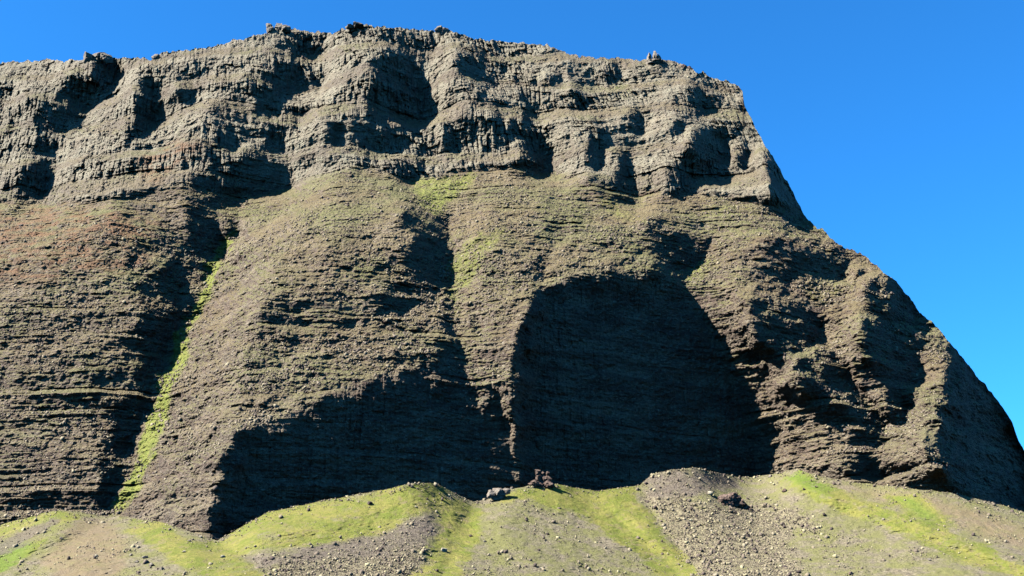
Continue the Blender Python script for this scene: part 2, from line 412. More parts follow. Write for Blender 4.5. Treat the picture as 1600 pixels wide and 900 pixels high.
    GREEN = [([(378,345),(362,380),(345,405),(335,450),(318,480),(300,505),(300,540),(285,570),(272,600),(268,640),(255,670),(240,715),(225,750),(205,790),(160,815),(178,790),(196,752),(215,712),(232,660),(246,620),(250,585),(270,560),(278,505),(300,480),(318,440),(330,395),(350,370)], 1.35),
             ([(635,285),(690,272),(755,265),(735,290),(700,320),(685,345),(660,330)], 0.8),
             ([(690,400),(720,380),(800,345),(770,400),(735,440),(715,480),(705,520),(700,470)], 0.68),
             ([(925,300),(950,305),(1000,335),(1010,348),(960,345),(935,325)], 0.6),
             ([(1060,432),(1112,400),(1125,395),(1100,430),(1068,445)], 0.8),
             ([(1225,434),(1290,432),(1330,440),(1300,480),(1270,480),(1250,455)], 0.5),
             ([(265,205),(292,198),(290,215),(270,216)], 0.6), ([(945,125),(985,118),(992,155),(965,165)], 0.5),
             ([(820,130),(850,110),(870,130),(840,165)], 0.35), ([(1070,315),(1230,312),(1250,338),(1100,345)], 0.45),
             ([(540,265),(580,262),(610,275),(560,280)], 0.4), ([(1420,490),(1460,500),(1475,525),(1440,515)], 0.4), ([(1170,630),(1240,640),(1250,660),(1180,660)], 0.3)]
    g = np.zeros(U.shape, np.float32)
    for p, k in GREEN:
        g = np.maximum(g, area([p], U + wob * 12, V + wob * 8, 3) * k)
    red = area([[(-300, 330), (0, 322), (180, 325), (260, 350), (220, 420), (60, 440), (-300, 470)], [(330,300),(385,310),(378,325),(345,318)], [(200,250),(300,210),(310,235),(240,290)]], U, V, 8)
    turf = np.clip((1 - upper) * (1 - 0.75 * alc) * np.interp(V, [250, 330, 600, 760], [0.8, 1, 0.85, 0.55]) + 0.25 * upper + 0.40 * ledge, 0, 1)
    # behind the rim: plateau and far side
    rxx, ryy, _ = rays(U[0], V[0])
    rows = []
    for k, dd in enumerate((6, 16, 40, 90, 180, 320, 520, 800)):
        rows.append((x[0] + rxx / ryy * dd, y[0] + dd, z[0] - 0.6 - 0.02 * dd + fbm(x[0] / 9, (y[0] + dd) / 9, z[0] * 0, 3) * min(1.5, 0.1 * dd)))
    rows.append((x[0] + rxx / ryy * 1100, y[0] + 1100, z[0] * 0 - 30))
    X = np.concatenate([np.array([r[0] for r in rows[::-1]]), x]); Y = np.concatenate([np.array([r[1] for r in rows[::-1]]), y]); Z = np.concatenate([np.array([r[2] for r in rows[::-1]]), z])
    pad = lambda a: np.concatenate([np.repeat(a[:1], len(rows), 0), a])
    me = grid_mesh("mountain", X, Y, Z, {"green": pad(g), "red": pad(red), "upper": pad(upper), "turf": pad(turf), "ledge": pad(ledge)})
    o = bpy.data.objects.new("mountain", me); COL.objects.link(o)
    tag(o, "steep layered basalt mountain with broken cliffs, rounded spurs, dark gullies and two deep shadowed alcoves", kind="structure")
    return o, L, V
mountain, L_MT, V_MT = build_mountain()

# ------------------------------------------------------------------ talus: grassy fans and scree below the cliffs
def smooth1(a, k):
    for _ in range(k):
        p = np.concatenate([a[:1], a, a[-1:]]); a = (p[:-2] + 2 * p[1:-1] + p[2:]) / 4
    return a
def line_d(U, V, pts):
    """distance to a polyline"""
    best = np.full(U.shape, 1e9)
    for (x0, y0), (x1, y1) in zip(pts[:-1], pts[1:]):
        dx, dy = x1 - x0, y1 - y0
        t = np.clip(((U - x0) * dx + (V - y0) * dy) / (dx * dx + dy * dy), 0, 1)
        best = np.minimum(best, np.hypot(U - x0 - t * dx, V - y0 - t * dy))
    return best
UT = axis(-900, -40, 1640, 2350, 1.25)
TALUS = {}
def build_talus():
    nr = 430
    top = np.interp(UT, TX, TY) + fbm(UT / 14, UT * 0 + 5, UT * 0, 4) * 1.6
    s = np.linspace(0, 1, nr) ** 1.05
    V = top[None] + s[:, None] * (1016 - top)[None]
    U = np.repeat(UT[None], nr, 0)
    lm = samp(LM, UT, top + 2)
    lmin = np.minimum.reduce([np.interp(UT + o_, UT, lm) for o_ in (-25, -12, 0, 12, 25)])
    lt = smooth1(np.minimum(smooth1(lm, 600), lm + 0.01), 250) - 0.028
    lt = np.minimum(lt, lm - 0.012)
    bump = sum(a_ * np.exp(-((UT - c_) / w_) ** 2) for c_, w_, a_ in ((655, 70, .035), (880, 90, .03), (1085, 75, .06), (1250, 60, .02), (90, 60, .02), (560, 120, .015), (975, 45, .02)))
    lt = np.where(UT > 1440, np.minimum(lt, np.interp(1440, UT, lt) - 0.0001 * (UT - 1440)), lt)
    lt = smooth1(lt, 60) - bump
    # slope downwards
    sig = 27 + fbm(U / 160, V / 60, U * 0, 2) * 3
    sg = np.radians(sig)
    ps = np.radians(np.interp(U, [-100, 100, 260, 560, 740, 1080, 1300, 1700], [-5, -5, 5, -3, 2, 0, 12, 18]))
    n = np.stack([np.sin(sg) * np.sin(ps), -np.sin(sg) * np.cos(ps), np.cos(sg)], -1)
    rx, ry, rz = rays(U, V)
    nrr = np.minimum(n[..., 0] * rx + n[..., 1] * ry + n[..., 2] * rz, -0.2)
    lref = np.interp(UT, [-900, 0, 340, 655, 1080, 1600, 2350], np.interp([-900, 0, 340, 655, 1080, 1600, 2350], UT, smooth1(lt, 3000)))
    lref = smooth1(lref, 2500) - 0.03
    LP = lref[None] - 2.35 * (V - 790) / F - 0.0000016 * (V - 790) ** 2
    LP = LP - 0.10 * (1 - np.exp(-np.maximum(U - 1250, 0) / 400)) * 0
    tops = smooth1(top, 260)
    lps = lref - 2.35 * (tops - 790) / F
    L = LP + smooth1(lt - lps, 60)[None] * np.exp(-(V - tops[None]) / 60.0)
    x, y, z = at(U, V, L)
    q = np.clip((V - top) / 50, 0, 1)
    d = np.zeros(U.shape)
    ridges = [([(1215, 740), (1300, 775), (1450, 830), (1620, 890)], 14, -4.5), ([(1320, 790), (1480, 850), (1640, 925)], 16, 2.5), ([(900, 770), (980, 830), (1060, 900)], 14, 3.5),
              ([(655, 757), (690, 800), (685, 860), (640, 910)], 16, 2.5), ([(740, 785), (800, 840), (870, 900)], 26, -3), ([(740, 785), (720, 840), (690, 900)], 16, 3),
              ([(340, 850), (400, 880), (470, 920)], 20, 4), ([(240, 815), (300, 860), (360, 900)], 25, -3), ([(165, 806), (110, 850), (40, 900)], 16, 3),
              ([(1000, 765), (1030, 820), (1080, 880)], 14, 3.0), ([(1090, 735), (1130, 800), (1150, 900)], 60, -5), ([(560, 780), (520, 810), (400, 840)], 26, -4)]
    for pts, w_, a_ in ridges:
        wob_ = fbm(x / 22, y / 22, z * 0, 3) * 9
        d += a_ * np.exp(-(np.maximum(line_d(U, V, pts) + wob_, 0) / w_) ** 2)
    d = d * 1.3
    d -= fbm(x / 30, y / 30, z * 0, 3) * 3.0 * q
    d -= fbm(x / 8, y / 8, z / 8, 3, 0.6) * 1.3
    d -= fbm(x / 2.4, y / 2.4, z / 2.4, 3, 0.65) * 0.7
    wu = fbm(x / 16, y / 16, z * 0, 5, 0.7) * 26; wv = fbm(x / 16 + 40, y / 16, z * 0, 5, 0.7) * 12
    # soils
    dark = area([[(360, 868), (450, 862), (520, 848), (600, 830), (690, 790), (700, 830), (660, 860), (600, 880), (470, 885), (400, 885)],
                 [(-50, 850), (0, 838), (60, 815), (100, 802), (95, 818), (50, 850), (0, 872), (-60, 900)],
                 [(1005, 760), (1022, 741), (1050, 734), (1085, 732), (1120, 739), (1160, 748), (1150, 768), (1090, 776), (1040, 784), (1005, 790)]], U + wu * .8, V + wv * .8, 4)
    pale = area([[(415, 884), (520, 876), (600, 870), (668, 850), (650, 880), (615, 925), (430, 925)],
                 [(1010, 780), (1060, 775), (1130, 790), (1190, 785), (1225, 830), (1250, 890), (1240, 925), (1110, 925), (1070, 870)],
                 [(1180, 775), (1250, 800), (1290, 830), (1260, 835), (1200, 800)]], U + wu, V + wv, 5)
    grass = area([[(300, 850), (345, 846), (380, 820), (420, 798), (600, 762), (655, 750), (700, 760), (690, 790), (600, 832), (520, 848), (450, 860), (380, 866), (420, 900), (460, 925), (330, 925), (260, 870), (200, 830), (195, 806), (250, 812)],
                  [(-80, 815), (0, 818), (45, 806), (90, 795), (135, 803), (80, 830), (50, 862), (10, 890), (-60, 930)],
                  [(672, 792), (705, 780), (760, 792), (750, 830), (720, 880), (760, 925), (620, 925), (665, 870), (690, 830)],
                  [(760, 784), (840, 755), (1002, 755), (1004, 795), (1040, 830), (1080, 880), (1110, 925), (1060, 925), (980, 860), (900, 800), (840, 782)],
                  [(1200, 742), (1248, 731), (1320, 765), (1420, 810), (1620, 888), (1620, 925), (1540, 895), (1400, 835), (1290, 790)],
                  [(1370, 768), (1420, 775), (1500, 822), (1470, 828), (1400, 795)]], U + wu, V + wv, 5)
    tan = area([[(120, 812), (170, 815), (200, 840), (190, 900), (90, 925), (70, 870)], [(1280, 755), (1400, 785), (1640, 870), (1640, 840), (1500, 790), (1380, 765)]], U + wu, V + wv, 5)
    wetg = area([[(1210, 741), (1248, 733), (1310, 765), (1270, 770)], [(0, 850), (60, 845), (20, 895), (-40, 900)], [(1395, 778), (1420, 780), (1470, 815), (1440, 812)]], U + wu * .5, V + wv * .5, 3)
    n5 = fbm(x / 7, y / 7, z / 7, 5, 0.72); n6 = fbm(x / 24 + 9, y / 24, z / 24, 4, 0.6)
    grass = np.clip(grass * (1 + n5 * 0.9 + n6 * 0.7) + 0.10 * n5, 0, 1)
    pale = np.clip(pale * (1 + n6 * 0.8) + pale * n5 * 0.9, 0, 1)
    dark = np.clip(dark * (1 + n5 * 0.7), 0, 1)
    d -= np.abs(fbm(x / 2.6, y / 2.6, z / 2.6, 2, 0.6)) * 0.9 * pale
    d -= np.abs(fbm(x / 4.5, y / 4.5, z / 4.5, 3, 0.6)) * 1.5
    L = L + d * np.clip(0.25 + q, 0, 1) / np.exp(L)
    x, y, z = at(U, V, L)
    rows = []
    rxx, ryy, _ = rays(U[0], V[0])
    for dd in (1.5, 4, 8, 15, 30, 60):
        rows.append((x[0] + rxx / ryy * dd, y[0] + dd, z[0] - 0.02 * dd * dd - 0.1 * dd))
    X = np.concatenate([np.array([r[0] for r in rows[::-1]]), x]); Y = np.concatenate([np.array([r[1] for r in rows[::-1]]), y]); Z = np.concatenate([np.array([r[2] for r in rows[::-1]]), z])
    pad = lambda a: np.concatenate([np.repeat(a[:1], len(rows), 0), a])
    me = grid_mesh("talus_slope", X, Y, Z, {"dark": pad(dark), "pale": pad(pale), "grass": pad(grass), "tan": pad(tan), "wet": pad(wetg)}, True)
    o = bpy.data.objects.new("talus_slope", me); COL.objects.link(o)
    tag(o, "fans of bright green grass and grey scree banked against the foot of the cliffs", kind="structure")
    TALUS.update(L=L, V=V, U=U, pale=pale, dark=dark, grass=grass, P=np.stack([x, y, z], -1))
    print("talus depth", y[0, ::300], y[-1, ::300])
    return o
talus = build_talus()

# ground: the valley floor under and behind the viewer, out to the horizon
def build_ground():
    xs = np.concatenate([-np.geomspace(9000, 40, 26), np.linspace(-30, 30, 7), np.geomspace(40, 9000, 26)])
    X, Y = np.meshgrid(xs, xs)
    Rr = np.hypot(X, Y)
    Z = -1.7 + fbm(X / 60, Y / 60, X * 0, 3) * np.clip(Rr / 400, 0, 1) * 0.8 - np.clip(Rr - 30, 0, 300) * 0.004
    me = grid_mesh("ground", X, Y, Z, None, True)
    me.flip_normals() if me.polygons[0].normal.z < 0 else None
    o = bpy.data.objects.new("ground", me); COL.objects.link(o)
    return tag(o, "grassy valley floor", kind="structure")
ground = build_ground()

# ------------------------------------------------------------------ materials
class NT:
    def __init__(s, name, rough=0.95):
        s.m = bpy.data.materials.new(name); s.m.use_nodes = True; s.t = s.m.node_tree; s.b = s.t.nodes["Principled BSDF"]
        s.b.inputs["Roughness"].default_value = rough; s.b.inputs["Specular IOR Level"].default_value = 0.15
        s.g = s.n("ShaderNodeNewGeometry"); s.pos = s.g.outputs["Position"]
    def n(s, k): return s.t.nodes.new(k)
    def l(s, a, b): s.t.links.new(a, b)
    def put(s, sock, v):
        if isinstance(v, bpy.types.NodeSocket): s.l(v, sock)
        elif isinstance(v, tuple) and len(v) == 3 and sock.type == 'RGBA': sock.default_value = (*v, 1)
        else: sock.default_value = v
    def noise(s, scale, detail=4, rough=0.6, stretch=(1, 1, 1), off=(0, 0, 0), kind='Fac'):
        mp = s.n("ShaderNodeMapping"); s.l(s.pos, mp.inputs[0]); mp.inputs["Scale"].default_value = stretch; mp.inputs["Location"].default_value = off
        t = s.n("ShaderNodeTexNoise"); s.l(mp.outputs[0], t.inputs["Vector"]); t.inputs["Scale"].default_value = scale; t.inputs["Detail"].default_value = detail; t.inputs["Roughness"].default_value = rough
        return t.outputs[kind]
    def vor(s, scale, stretch=(1, 1, 1), out='Color'):
        mp = s.n("ShaderNodeMapping"); s.l(s.pos, mp.inputs[0]); mp.inputs["Scale"].default_value = stretch
        t = s.n("ShaderNodeTexVoronoi"); s.l(mp.outputs[0], t.inputs["Vector"]); t.inputs["Scale"].default_value = scale
        return t.outputs[out]
    def ramp(s, v, a, b, lo=0.0, hi=1.0):
        r = s.n("ShaderNodeMapRange"); r.interpolation_type = 'SMOOTHSTEP'
        s.put(r.inputs[0], v); r.inputs[1].default_value = a; r.inputs[2].default_value = b; r.inputs[3].default_value = lo; r.inputs[4].default_value = hi
        return r.outputs[0]
    def math(s, op, a, b=0.0, c=0.0):
        r = s.n("ShaderNodeMath"); r.operation = op; s.put(r.inputs[0], a); s.put(r.inputs[1], b); s.put(r.inputs[2], c); return r.outputs[0]
    def mix(s, f, a, b, mode='MIX'):
        r = s.n("ShaderNodeMix"); r.data_type = 'RGBA'; r.blend_type = mode; s.put(r.inputs[0], f); s.put(r.inputs[6], a); s.put(r.inputs[7], b); return r.outputs[2]
    def attr(s, k):
        a = s.n("ShaderNodeAttribute"); a.attribute_name = k; return a.outputs["Fac"]
    def bump(s, h, dist, strength=1.0):
        b = s.n("ShaderNodeBump"); s.put(b.inputs["Height"], h); b.inputs["Distance"].default_value = dist; b.inputs["Strength"].default_value = strength
        s.l(b.outputs[0], s.b.inputs["Normal"])
    def done(s, c):
        s.put(s.b.inputs["Base Color"], c); return s.m

def rock_colour(k, warm=1.0):
    """weathered basalt: brown grey with paler lichen-grey faces, rust stains"""
    c = k.mix(k.ramp(k.noise(0.05, 5, 0.65, (1, 1, 1.6)), 0.35, 0.66), (0.052, 0.040, 0.031), (0.122, 0.096, 0.068))
    c = k.mix(k.ramp(k.noise(0.5, 4, 0.7, (1, 1, 1.5), (9, 2, 4)), 0.50, 0.72), c, (0.183, 0.162, 0.125))
    c = k.mix(k.ramp(k.noise(0.33, 4, 0.7, (.6, .6, 2.2), (3, 8, 4)), 0.52, 0.68, 0, 0.75), c, (0.028, 0.022, 0.019))
    return c

def mountain_mat():
    k = NT("basalt_and_turf")
    c = rock_colour(k)
    # bands along the beds
    band = k.ramp(k.noise(0.06, 4, 0.7, (0.12, 0.12, 3.6)), 0.42, 0.6)
    c = k.mix(k.math('MULTIPLY', band, 0.5), c, (0.045, 0.027, 0.023))
    up = k.attr("upper")
    pale = k.math('MULTIPLY', up, k.ramp(k.noise(0.11, 5, 0.7, (1, 1, 0.5), (33, 0, 0)), 0.42, 0.66, 0, 0.8))
    c = k.mix(pale, c, (0.149, 0.137, 0.103))
    streak = k.ramp(k.noise(0.42, 5, 0.75, (1, 1, 0.22), (3, 0, 9)), 0.5, 0.68, 0, 0.85)
    c = k.mix(k.math('MULTIPLY', streak, k.math('ADD', k.math('MULTIPLY', up, 0.8), 0.12)), c, (0.215, 0.205, 0.147))
    c = k.mix(k.ramp(k.noise(0.55, 5, 0.8, (.7, .7, 1.6), (3, 30, 9)), 0.56, 0.70, 0, 0.7), c, (0.184, 0.173, 0.113))
    c = k.mix(k.math('MULTIPLY', up, 0.36), c, (0.165, 0.152, 0.116))
    lg = k.math('MULTIPLY', k.attr('ledge'), k.ramp(k.noise(0.15, 5, 0.7), 0.3, 0.6, 0.35, 0.9))
    c = k.mix(lg, c, (0.084, 0.068, 0.052))
    sep = k.n("ShaderNodeSeparateXYZ"); k.l(k.g.outputs["Normal"], sep.inputs[0])
    nz = sep.outputs[2]
    # turf holds where the ground is less steep
    t = k.math('ADD', nz, k.math('MULTIPLY', k.math('SUBTRACT', k.noise(0.09, 5, 0.65), 0.5), 0.9))
    t = k.math('MULTIPLY', k.ramp(t, 0.36, 0.66), k.attr("turf"))
    gcol = k.mix(k.ramp(k.noise(0.025, 4, 0.6, off=(5, 5, 5)), 0.4, 0.62), (0.091, 0.068, 0.031), (0.076, 0.082, 0.023))
    gcol = k.mix(k.ramp(k.noise(0.9, 3, 0.6), 0.4, 0.7, 0, 0.7), gcol, (0.140, 0.125, 0.059))
    c = k.mix(k.math('MULTIPLY', t, 0.68), c, gcol)
    r = k.math('MULTIPLY', k.attr("red"), k.ramp(k.noise(0.07, 5, 0.7, (1, 1, 3)), 0.42, 0.62, 0, 0.75))
    c = k.mix(r, c, (0.113, 0.058, 0.031))
    g = k.attr("green")
    gm = k.ramp(k.math('ADD', k.math('MULTIPLY', g, 0.86), k.math('MULTIPLY', k.math('SUBTRACT', k.noise(0.25, 6, 0.8), 0.5), 1.7)), 0.30, 0.95)
    c = k.mix(k.math('MULTIPLY', gm, 0.88), c, k.mix(k.ramp(k.noise(0.35, 3, 0.7), 0.35, 0.65), (0.085, 0.108, 0.016), (0.145, 0.151, 0.034)))
    h = k.math('ADD', k.noise(0.9, 5, 0.7, (1, 1, 1.4)), k.math('MULTIPLY', k.vor(0.5, (1, 1, 1.4), 'Distance'), 0.5))
    k.bump(h, 2.2, 0.9)
    return k.done(c)

def talus_mat():
    k = NT("turf_and_scree")
    fine = k.noise(0.9, 6, 0.8)
    scree = k.mix(k.ramp(fine, 0.36, 0.64), (0.065, 0.053, 0.037), (0.161, 0.138, 0.096))
    scree = k.mix(k.ramp(k.noise(0.09, 6, 0.75), 0.36, 0.60, 0, 0.85), scree, (0.100, 0.100, 0.033))
    scree = k.mix(k.math('MULTIPLY', k.attr("tan"), k.ramp(k.noise(0.3, 5, 0.75), 0.3, 0.6, 0.3, 0.85)), scree, (0.124, 0.092, 0.055))
    grass = k.mix(k.ramp(k.noise(0.07, 6, 0.75), 0.38, 0.62), (0.084, 0.100, 0.015), (0.137, 0.127, 0.032))
    grass = k.mix(k.ramp(k.noise(0.6, 6, 0.8, off=(4, 4, 4)), 0.46, 0.66, 0, 0.75), grass, (0.059, 0.070, 0.015))
    grass = k.mix(k.ramp(k.noise(0.22, 6, 0.8, off=(14, 4, 4)), 0.52, 0.64, 0, 0.8), grass, (0.128, 0.100, 0.054))
    grass = k.mix(k.math('MULTIPLY', k.attr("wet"), 0.75), grass, (0.066, 0.105, 0.013))
    edge = k.math('MULTIPLY', k.math('SUBTRACT', k.noise(0.16, 7, 0.8), 0.5), 1.9)
    f = k.ramp(k.math('ADD', k.attr("grass"), edge), 0.20, 0.80)
    c = k.mix(f, scree, grass)
    dk = k.mix(k.ramp(fine, 0.4, 0.65), (0.062, 0.048, 0.040), (0.110, 0.091, 0.075))
    c = k.mix(k.ramp(k.math('ADD', k.attr("dark"), k.math('MULTIPLY', edge, 0.7)), 0.30, 1.0, 0, 0.85), c, dk)
    pl = k.mix(k.ramp(k.noise(0.75, 6, 0.8, off=(1, 7, 4)), 0.42, 0.62), (0.074, 0.059, 0.042), (0.207, 0.180, 0.111))
    c = k.mix(k.ramp(k.math('ADD', k.attr("pale"), k.math('MULTIPLY', edge, 0.9)), 0.25, 0.9, 0, 0.8), c, pl)
    k.bump(k.noise(1.1, 6, 0.8), 1.2, 0.9)
    return k.done(c)

def boulder_mat(name, a, b):
    k = NT(name)
    k.bump(k.noise(2.5, 5, 0.7), 0.2, 0.8)
    return k.done(k.mix(k.ramp(k.noise(0.9, 5, 0.7), 0.4, 0.62), a, b))

mountain.data.materials.append(mountain_mat())
talus.data.materials.append(talus_mat())
k = NT("valley_grass"); ground.data.materials.append(k.done(k.mix(k.ramp(k.noise(0.05, 5, 0.7), 0.4, 0.6), (0.018, 0.024, 0.010), (0.03, 0.028, 0.015))))

# ------------------------------------------------------------------ rocks
def rock_bm(bm, seed, size=(1, 1, 1), loc=(0, 0, 0), cuts=9, sub=3, rough=0.12):
    """one angular boulder: a ball cut by planes and roughened"""
    r_ = random.Random(seed)
    res = bmesh.ops.create_icosphere(bm, subdivisions=sub, radius=1.0)
    planes = []
    for _ in range(cuts):
        n = Vector((r_.gauss(0, 1), r_.gauss(0, 1), r_.gauss(0, 0.8))).normalized()
        planes.append((n, r_.uniform(0.5, 0.85)))
    rot = Matrix.Rotation(r_.uniform(0, 6.28), 3, 'Z')
    vs = res['verts']
    P = np.array([v.co[:] for v in vs])
    nz = fbm(P[:, 0] * 1.6 + seed * 3.1, P[:, 1] * 1.6, P[:, 2] * 1.6, 3, 0.6)
    for v, k_ in zip(vs, nz):
        p = v.co.copy()
        for n, dd in planes:
            t = p.dot(n) - dd
            if t > 0: p -= n * t
        p *= 1 + rough * float(k_)
        p = rot @ p
        v.co = Vector((p.x * size[0], p.y * size[1], p.z * size[2])) + Vector(loc)

def surf(u, v, which):
    """the point of a surface seen in a given direction from the viewer's spot, and its distance"""
    if which == 't':
        j = int(np.argmin(np.abs(UT - u))); i = int(np.argmin(np.abs(TALUS["V"][:, j] - v))); p = TALUS["P"][i, j]
    else:
        j = int(np.argmin(np.abs(UC - u))); i = int(np.argmin(np.abs(V_MT[:, j] - v)))
        p = np.array(at(UC[j], V_MT[i, j], L_MT[i, j]))
    return Vector(p)

M_GREY = boulder_mat("grey_stone", (0.072, 0.061, 0.050), (0.137, 0.119, 0.097))
M_PALE = boulder_mat("pale_stone", (0.122, 0.108, 0.079), (0.230, 0.209, 0.151))
M_DARK = boulder_mat("dark_stone", (0.020, 0.015, 0.014), (0.047, 0.036, 0.032))
M_BROWN = boulder_mat("brown_stone", (0.036, 0.024, 0.020), (0.101, 0.072, 0.056))
MATS = {'g': M_GREY, 'p': M_PALE, 'd': M_DARK, 'b': M_BROWN}
MESHES = {}
def boulder_mesh(kind, i):
    if (kind, i) not in MESHES:
        bm = bmesh.new(); rock_bm(bm, 11 + i * 7, (1, 0.85, 0.72), (0, 0, 0.25))
        me = bpy.data.meshes.new("boulder"); bm.to_mesh(me); bm.free(); me.materials.append(MATS[kind]); MESHES[(kind, i)] = me
    return MESHES[(kind, i)]

BOULDERS = [  # u, v, width in metres, stone, label
 (577, 788, 3.0, 'd', "small black boulder alone high on the bright grass mound left of the middle"),
 (694, 861, 3.2, 'p', "whitish boulder on the green strip right of the grey scree tongue"),
 (650, 792, 1.6, 'p', "small pale stone just below the top of the tall central grass mound"),
 (667, 780, 1.7, 'd', "small dark stone just right of the crest of the tall central grass mound"),
 (823, 814, 2.2, 'd', "dark boulder in the middle of the grey fan below the rock stack"),
 (736, 838, 2.0, 'd', "dark stone where the green strip meets the grey fan"),
 (682, 892, 2.0, 'd', "dark stone in the grass at the bottom edge, below the whitish boulder"),
 (743, 890, 1.8, 'g', "grey stone in the grass at the bottom edge left of the grey fan"),
 (757, 847, 1.8, 'g', "grey stone on the left side of the grey fan"),
 (845, 889, 2.0, 'p', "pale stone at the foot of the grey fan near the bottom edge"),
 (855, 835, 2.1, 'd', "dark stone low on the right flank of the grey fan"),
 (842, 861, 2.2, 'd', "flat dark stone below the centre of the grey fan"),
 (833, 791, 1.6, 'd', "tiny dark stone on the grass just under the rock stack"),
 (800, 763, 2.0, 'g', "little grey rock on the grassy crest between the gully and the rock stack"),
 (1204, 745, 3.0, 'g', "grey boulder on the crest just left of the bright green ridge top"),
 (1018, 764, 1.9, 'p', "small pale stone on the left shoulder of the dark scree mound"),
 (1110, 772, 4.2, 'p', "long pale slab beside the left end of the brown outcrop"),
 (1066, 792, 2.2, 'd', "dark stone left of the brown outcrop on the scree mound"),
 (1173, 797, 3.0, 'd', "black block at the lower right end of the brown outcrop"),
 (1148, 801, 2.4, 'd', "black block at the lower middle of the brown outcrop"),
 (1122, 795, 2.0, 'd', "small black block at the lower left of the brown outcrop"),
 (1087, 808, 2.2, 'd', "dark stone touching the upper left of the pale scree"),
 (1080, 814, 2.8, 'p', "yellowish boulder near the top of the pale scree"),
 (1111, 831, 2.3, 'p', "yellowish stone in the centre of the pale scree"),
 (1169, 838, 2.6, 'd', "dark boulder on the right half of the pale scree"),
 (1140, 843, 2.1, 'b', "brown stone below the centre of the pale scree"),
 (1180, 860, 3.0, 'd', "large dark boulder low on the right side of the pale scree"),
 (1197, 865, 2.3, 'd', "dark stone just right of the large dark boulder low on the pale scree"),
 (1080, 873, 2.4, 'd', "dark stone at the lower left edge of the pale scree by the grass"),
 (1124, 851, 2.0, 'b', "brown stone low in the pale scree, left of the dark boulders"),
 (1225, 768, 3.6, 'b', "flat brown slab under the bright green ridge top"),
 (1256, 765, 1.9, 'd', "small dark stone in the grass right of the flat brown slab"),
 (1287, 805, 2.4, 'd', "dark stone below the long green stripe of the right slope"),
 (1247, 895, 2.6, 'd', "dark boulder at the bottom edge right of the pale scree"),
 (1329, 897, 3.0, 'b', "brown boulder at the bottom edge of the right slope"),
 (1453, 876, 2.2, 'g', "grey stone near the bottom edge under the green stripe at right"),
 (457, 871, 1.8, 'd', "small dark stone between grass and grey scree at lower left of middle"),
 (287, 863, 2.2, 'p', "pale stone in the grass below the sharp dark rock corner"),
 (314, 840, 2.4, 'p', "pale stone lying right under the cliff edge at the sharp dark corner"),
 (348, 871, 2.2, 'p', "pale stone at the grass edge right below the point of the dark corner"),
 (296, 846, 1.6, 'g', "little grey stone left of the pale one under the dark corner"),
 (205, 868, 2.0, 'g', "grey block at the left end of the stone patch below the green gully"),
 (214, 878, 2.4, 'g', "low grey block in the lower left of the stone patch below the green gully"),
 (226, 872, 2.2, 'g', "grey block in the middle of the stone patch below the green gully"),
 (238, 884, 2.6, 'g', "largest grey block at the bottom of the stone patch below the green gully"),
 (252, 890, 2.3, 'g', "grey block at the right end of the stone patch below the green gully"),
 (150, 870, 2.3, 'p', "pale stone on the tan fan under the left cliff"),
 (95, 842, 1.8, 'g', "grey stone on the grass stripe at far left"),
 (1380, 812, 1.8, 'g', "grey stone between the two green stripes of the right slope"),
]
rb = random.Random(5)
for n_, (u, v, w, kd, lab) in enumerate(BOULDERS):
    o = bpy.data.objects.new("boulder", boulder_mesh(kd, n_ % 7)); COL.objects.link(o)
    o.location = surf(u, v, 't'); r_ = w / 2 * 0.95
    o.scale = (r_ * rb.uniform(0.9, 1.25), r_ * rb.uniform(0.85, 1.1), r_ * rb.uniform(0.8, 1.05)); o.rotation_euler = (rb.uniform(-.2, .2), rb.uniform(-.2, .2), rb.uniform(0, 6.28))
    tag(o, lab, "boulder", "boulders lying on the grass and scree slope")

def outcrop(name, u, v, which, blocks, mat, lab, cat, group=None, sink=0.0, back=0.0):
    """a knot of fused angular blocks; blocks: (dx, dz, size x, size z) in metres about its foot"""
    bm = bmesh.new()
    for i, (dx, dz, sx, sz) in enumerate(blocks):
        rock_bm(bm, hash_(name, u, i), (sx, max(sx, sz) * 0.8, sz), (dx, rb.uniform(-.5, .5) * sx, dz), cuts=14, sub=4, rough=0.42)
    me = bpy.data.meshes.new(name); bm.to_mesh(me); bm.free(); me.materials.append(mat)
    o = bpy.data.objects.new(name, me); COL.objects.link(o)
    p = surf(u, v, which); p.z -= sink; p.y += back; o.location = p
    return tag(o, lab, cat, group)
def hash_(a, u, i): return (sum(map(ord, a)) * 13 + int(u) * 7 + i * 31) % 9973
outcrop("rock_outcrop", 1142, 790, 't', [(-6, 1.5, 3.2, 2.0), (-3, 3.2, 3.4, 2.4), (0.5, 3.6, 3.4, 2.6), (3.5, 3.0, 3.0, 2.4), (5.5, 1.2, 2.6, 2.0), (-1, 1.0, 3.4, 1.8), (7.5, -0.6, 2.2, 1.6), (2.5, 0.4, 2.6, 1.4), (-4.2, 0.2, 2.2, 1.2)],
        M_BROWN, "craggy dark brown outcrop sticking out of the pale scree mound", "outcrop")
outcrop("rock", 779, 782, 't', [(-3.5, 3.0, 2.6, 2.0), (0, 3.6, 3.4, 2.6), (3.0, 4.0, 2.8, 2.0), (1.0, 1.8, 3.2, 2.0), (-1.6, 1.4, 1.6, 1.4)],
        M_GREY, "flat topped grey rock knob at the gully mouth between the two grass mounds", "rock")
outcrop("rock", 846, 762, 't', [(-3.5, 1.5, 3.0, 1.8), (0, 1.8, 3.4, 2.2), (3.8, 1.8, 2.8, 2.0), (-1.6, 4.6, 2.2, 2.0), (1.6, 4.4, 1.8, 1.6), (-2.0, 7.4, 1.7, 2.0), (3.6, 4.4, 1.8, 1.4), (0.6, 7.0, 1.0, 0.9), (2.9, 6.8, 1.1, 1.0)],
        M_BROWN, "ragged sunlit rock stack against the dark alcove above the grey fan", "rock")
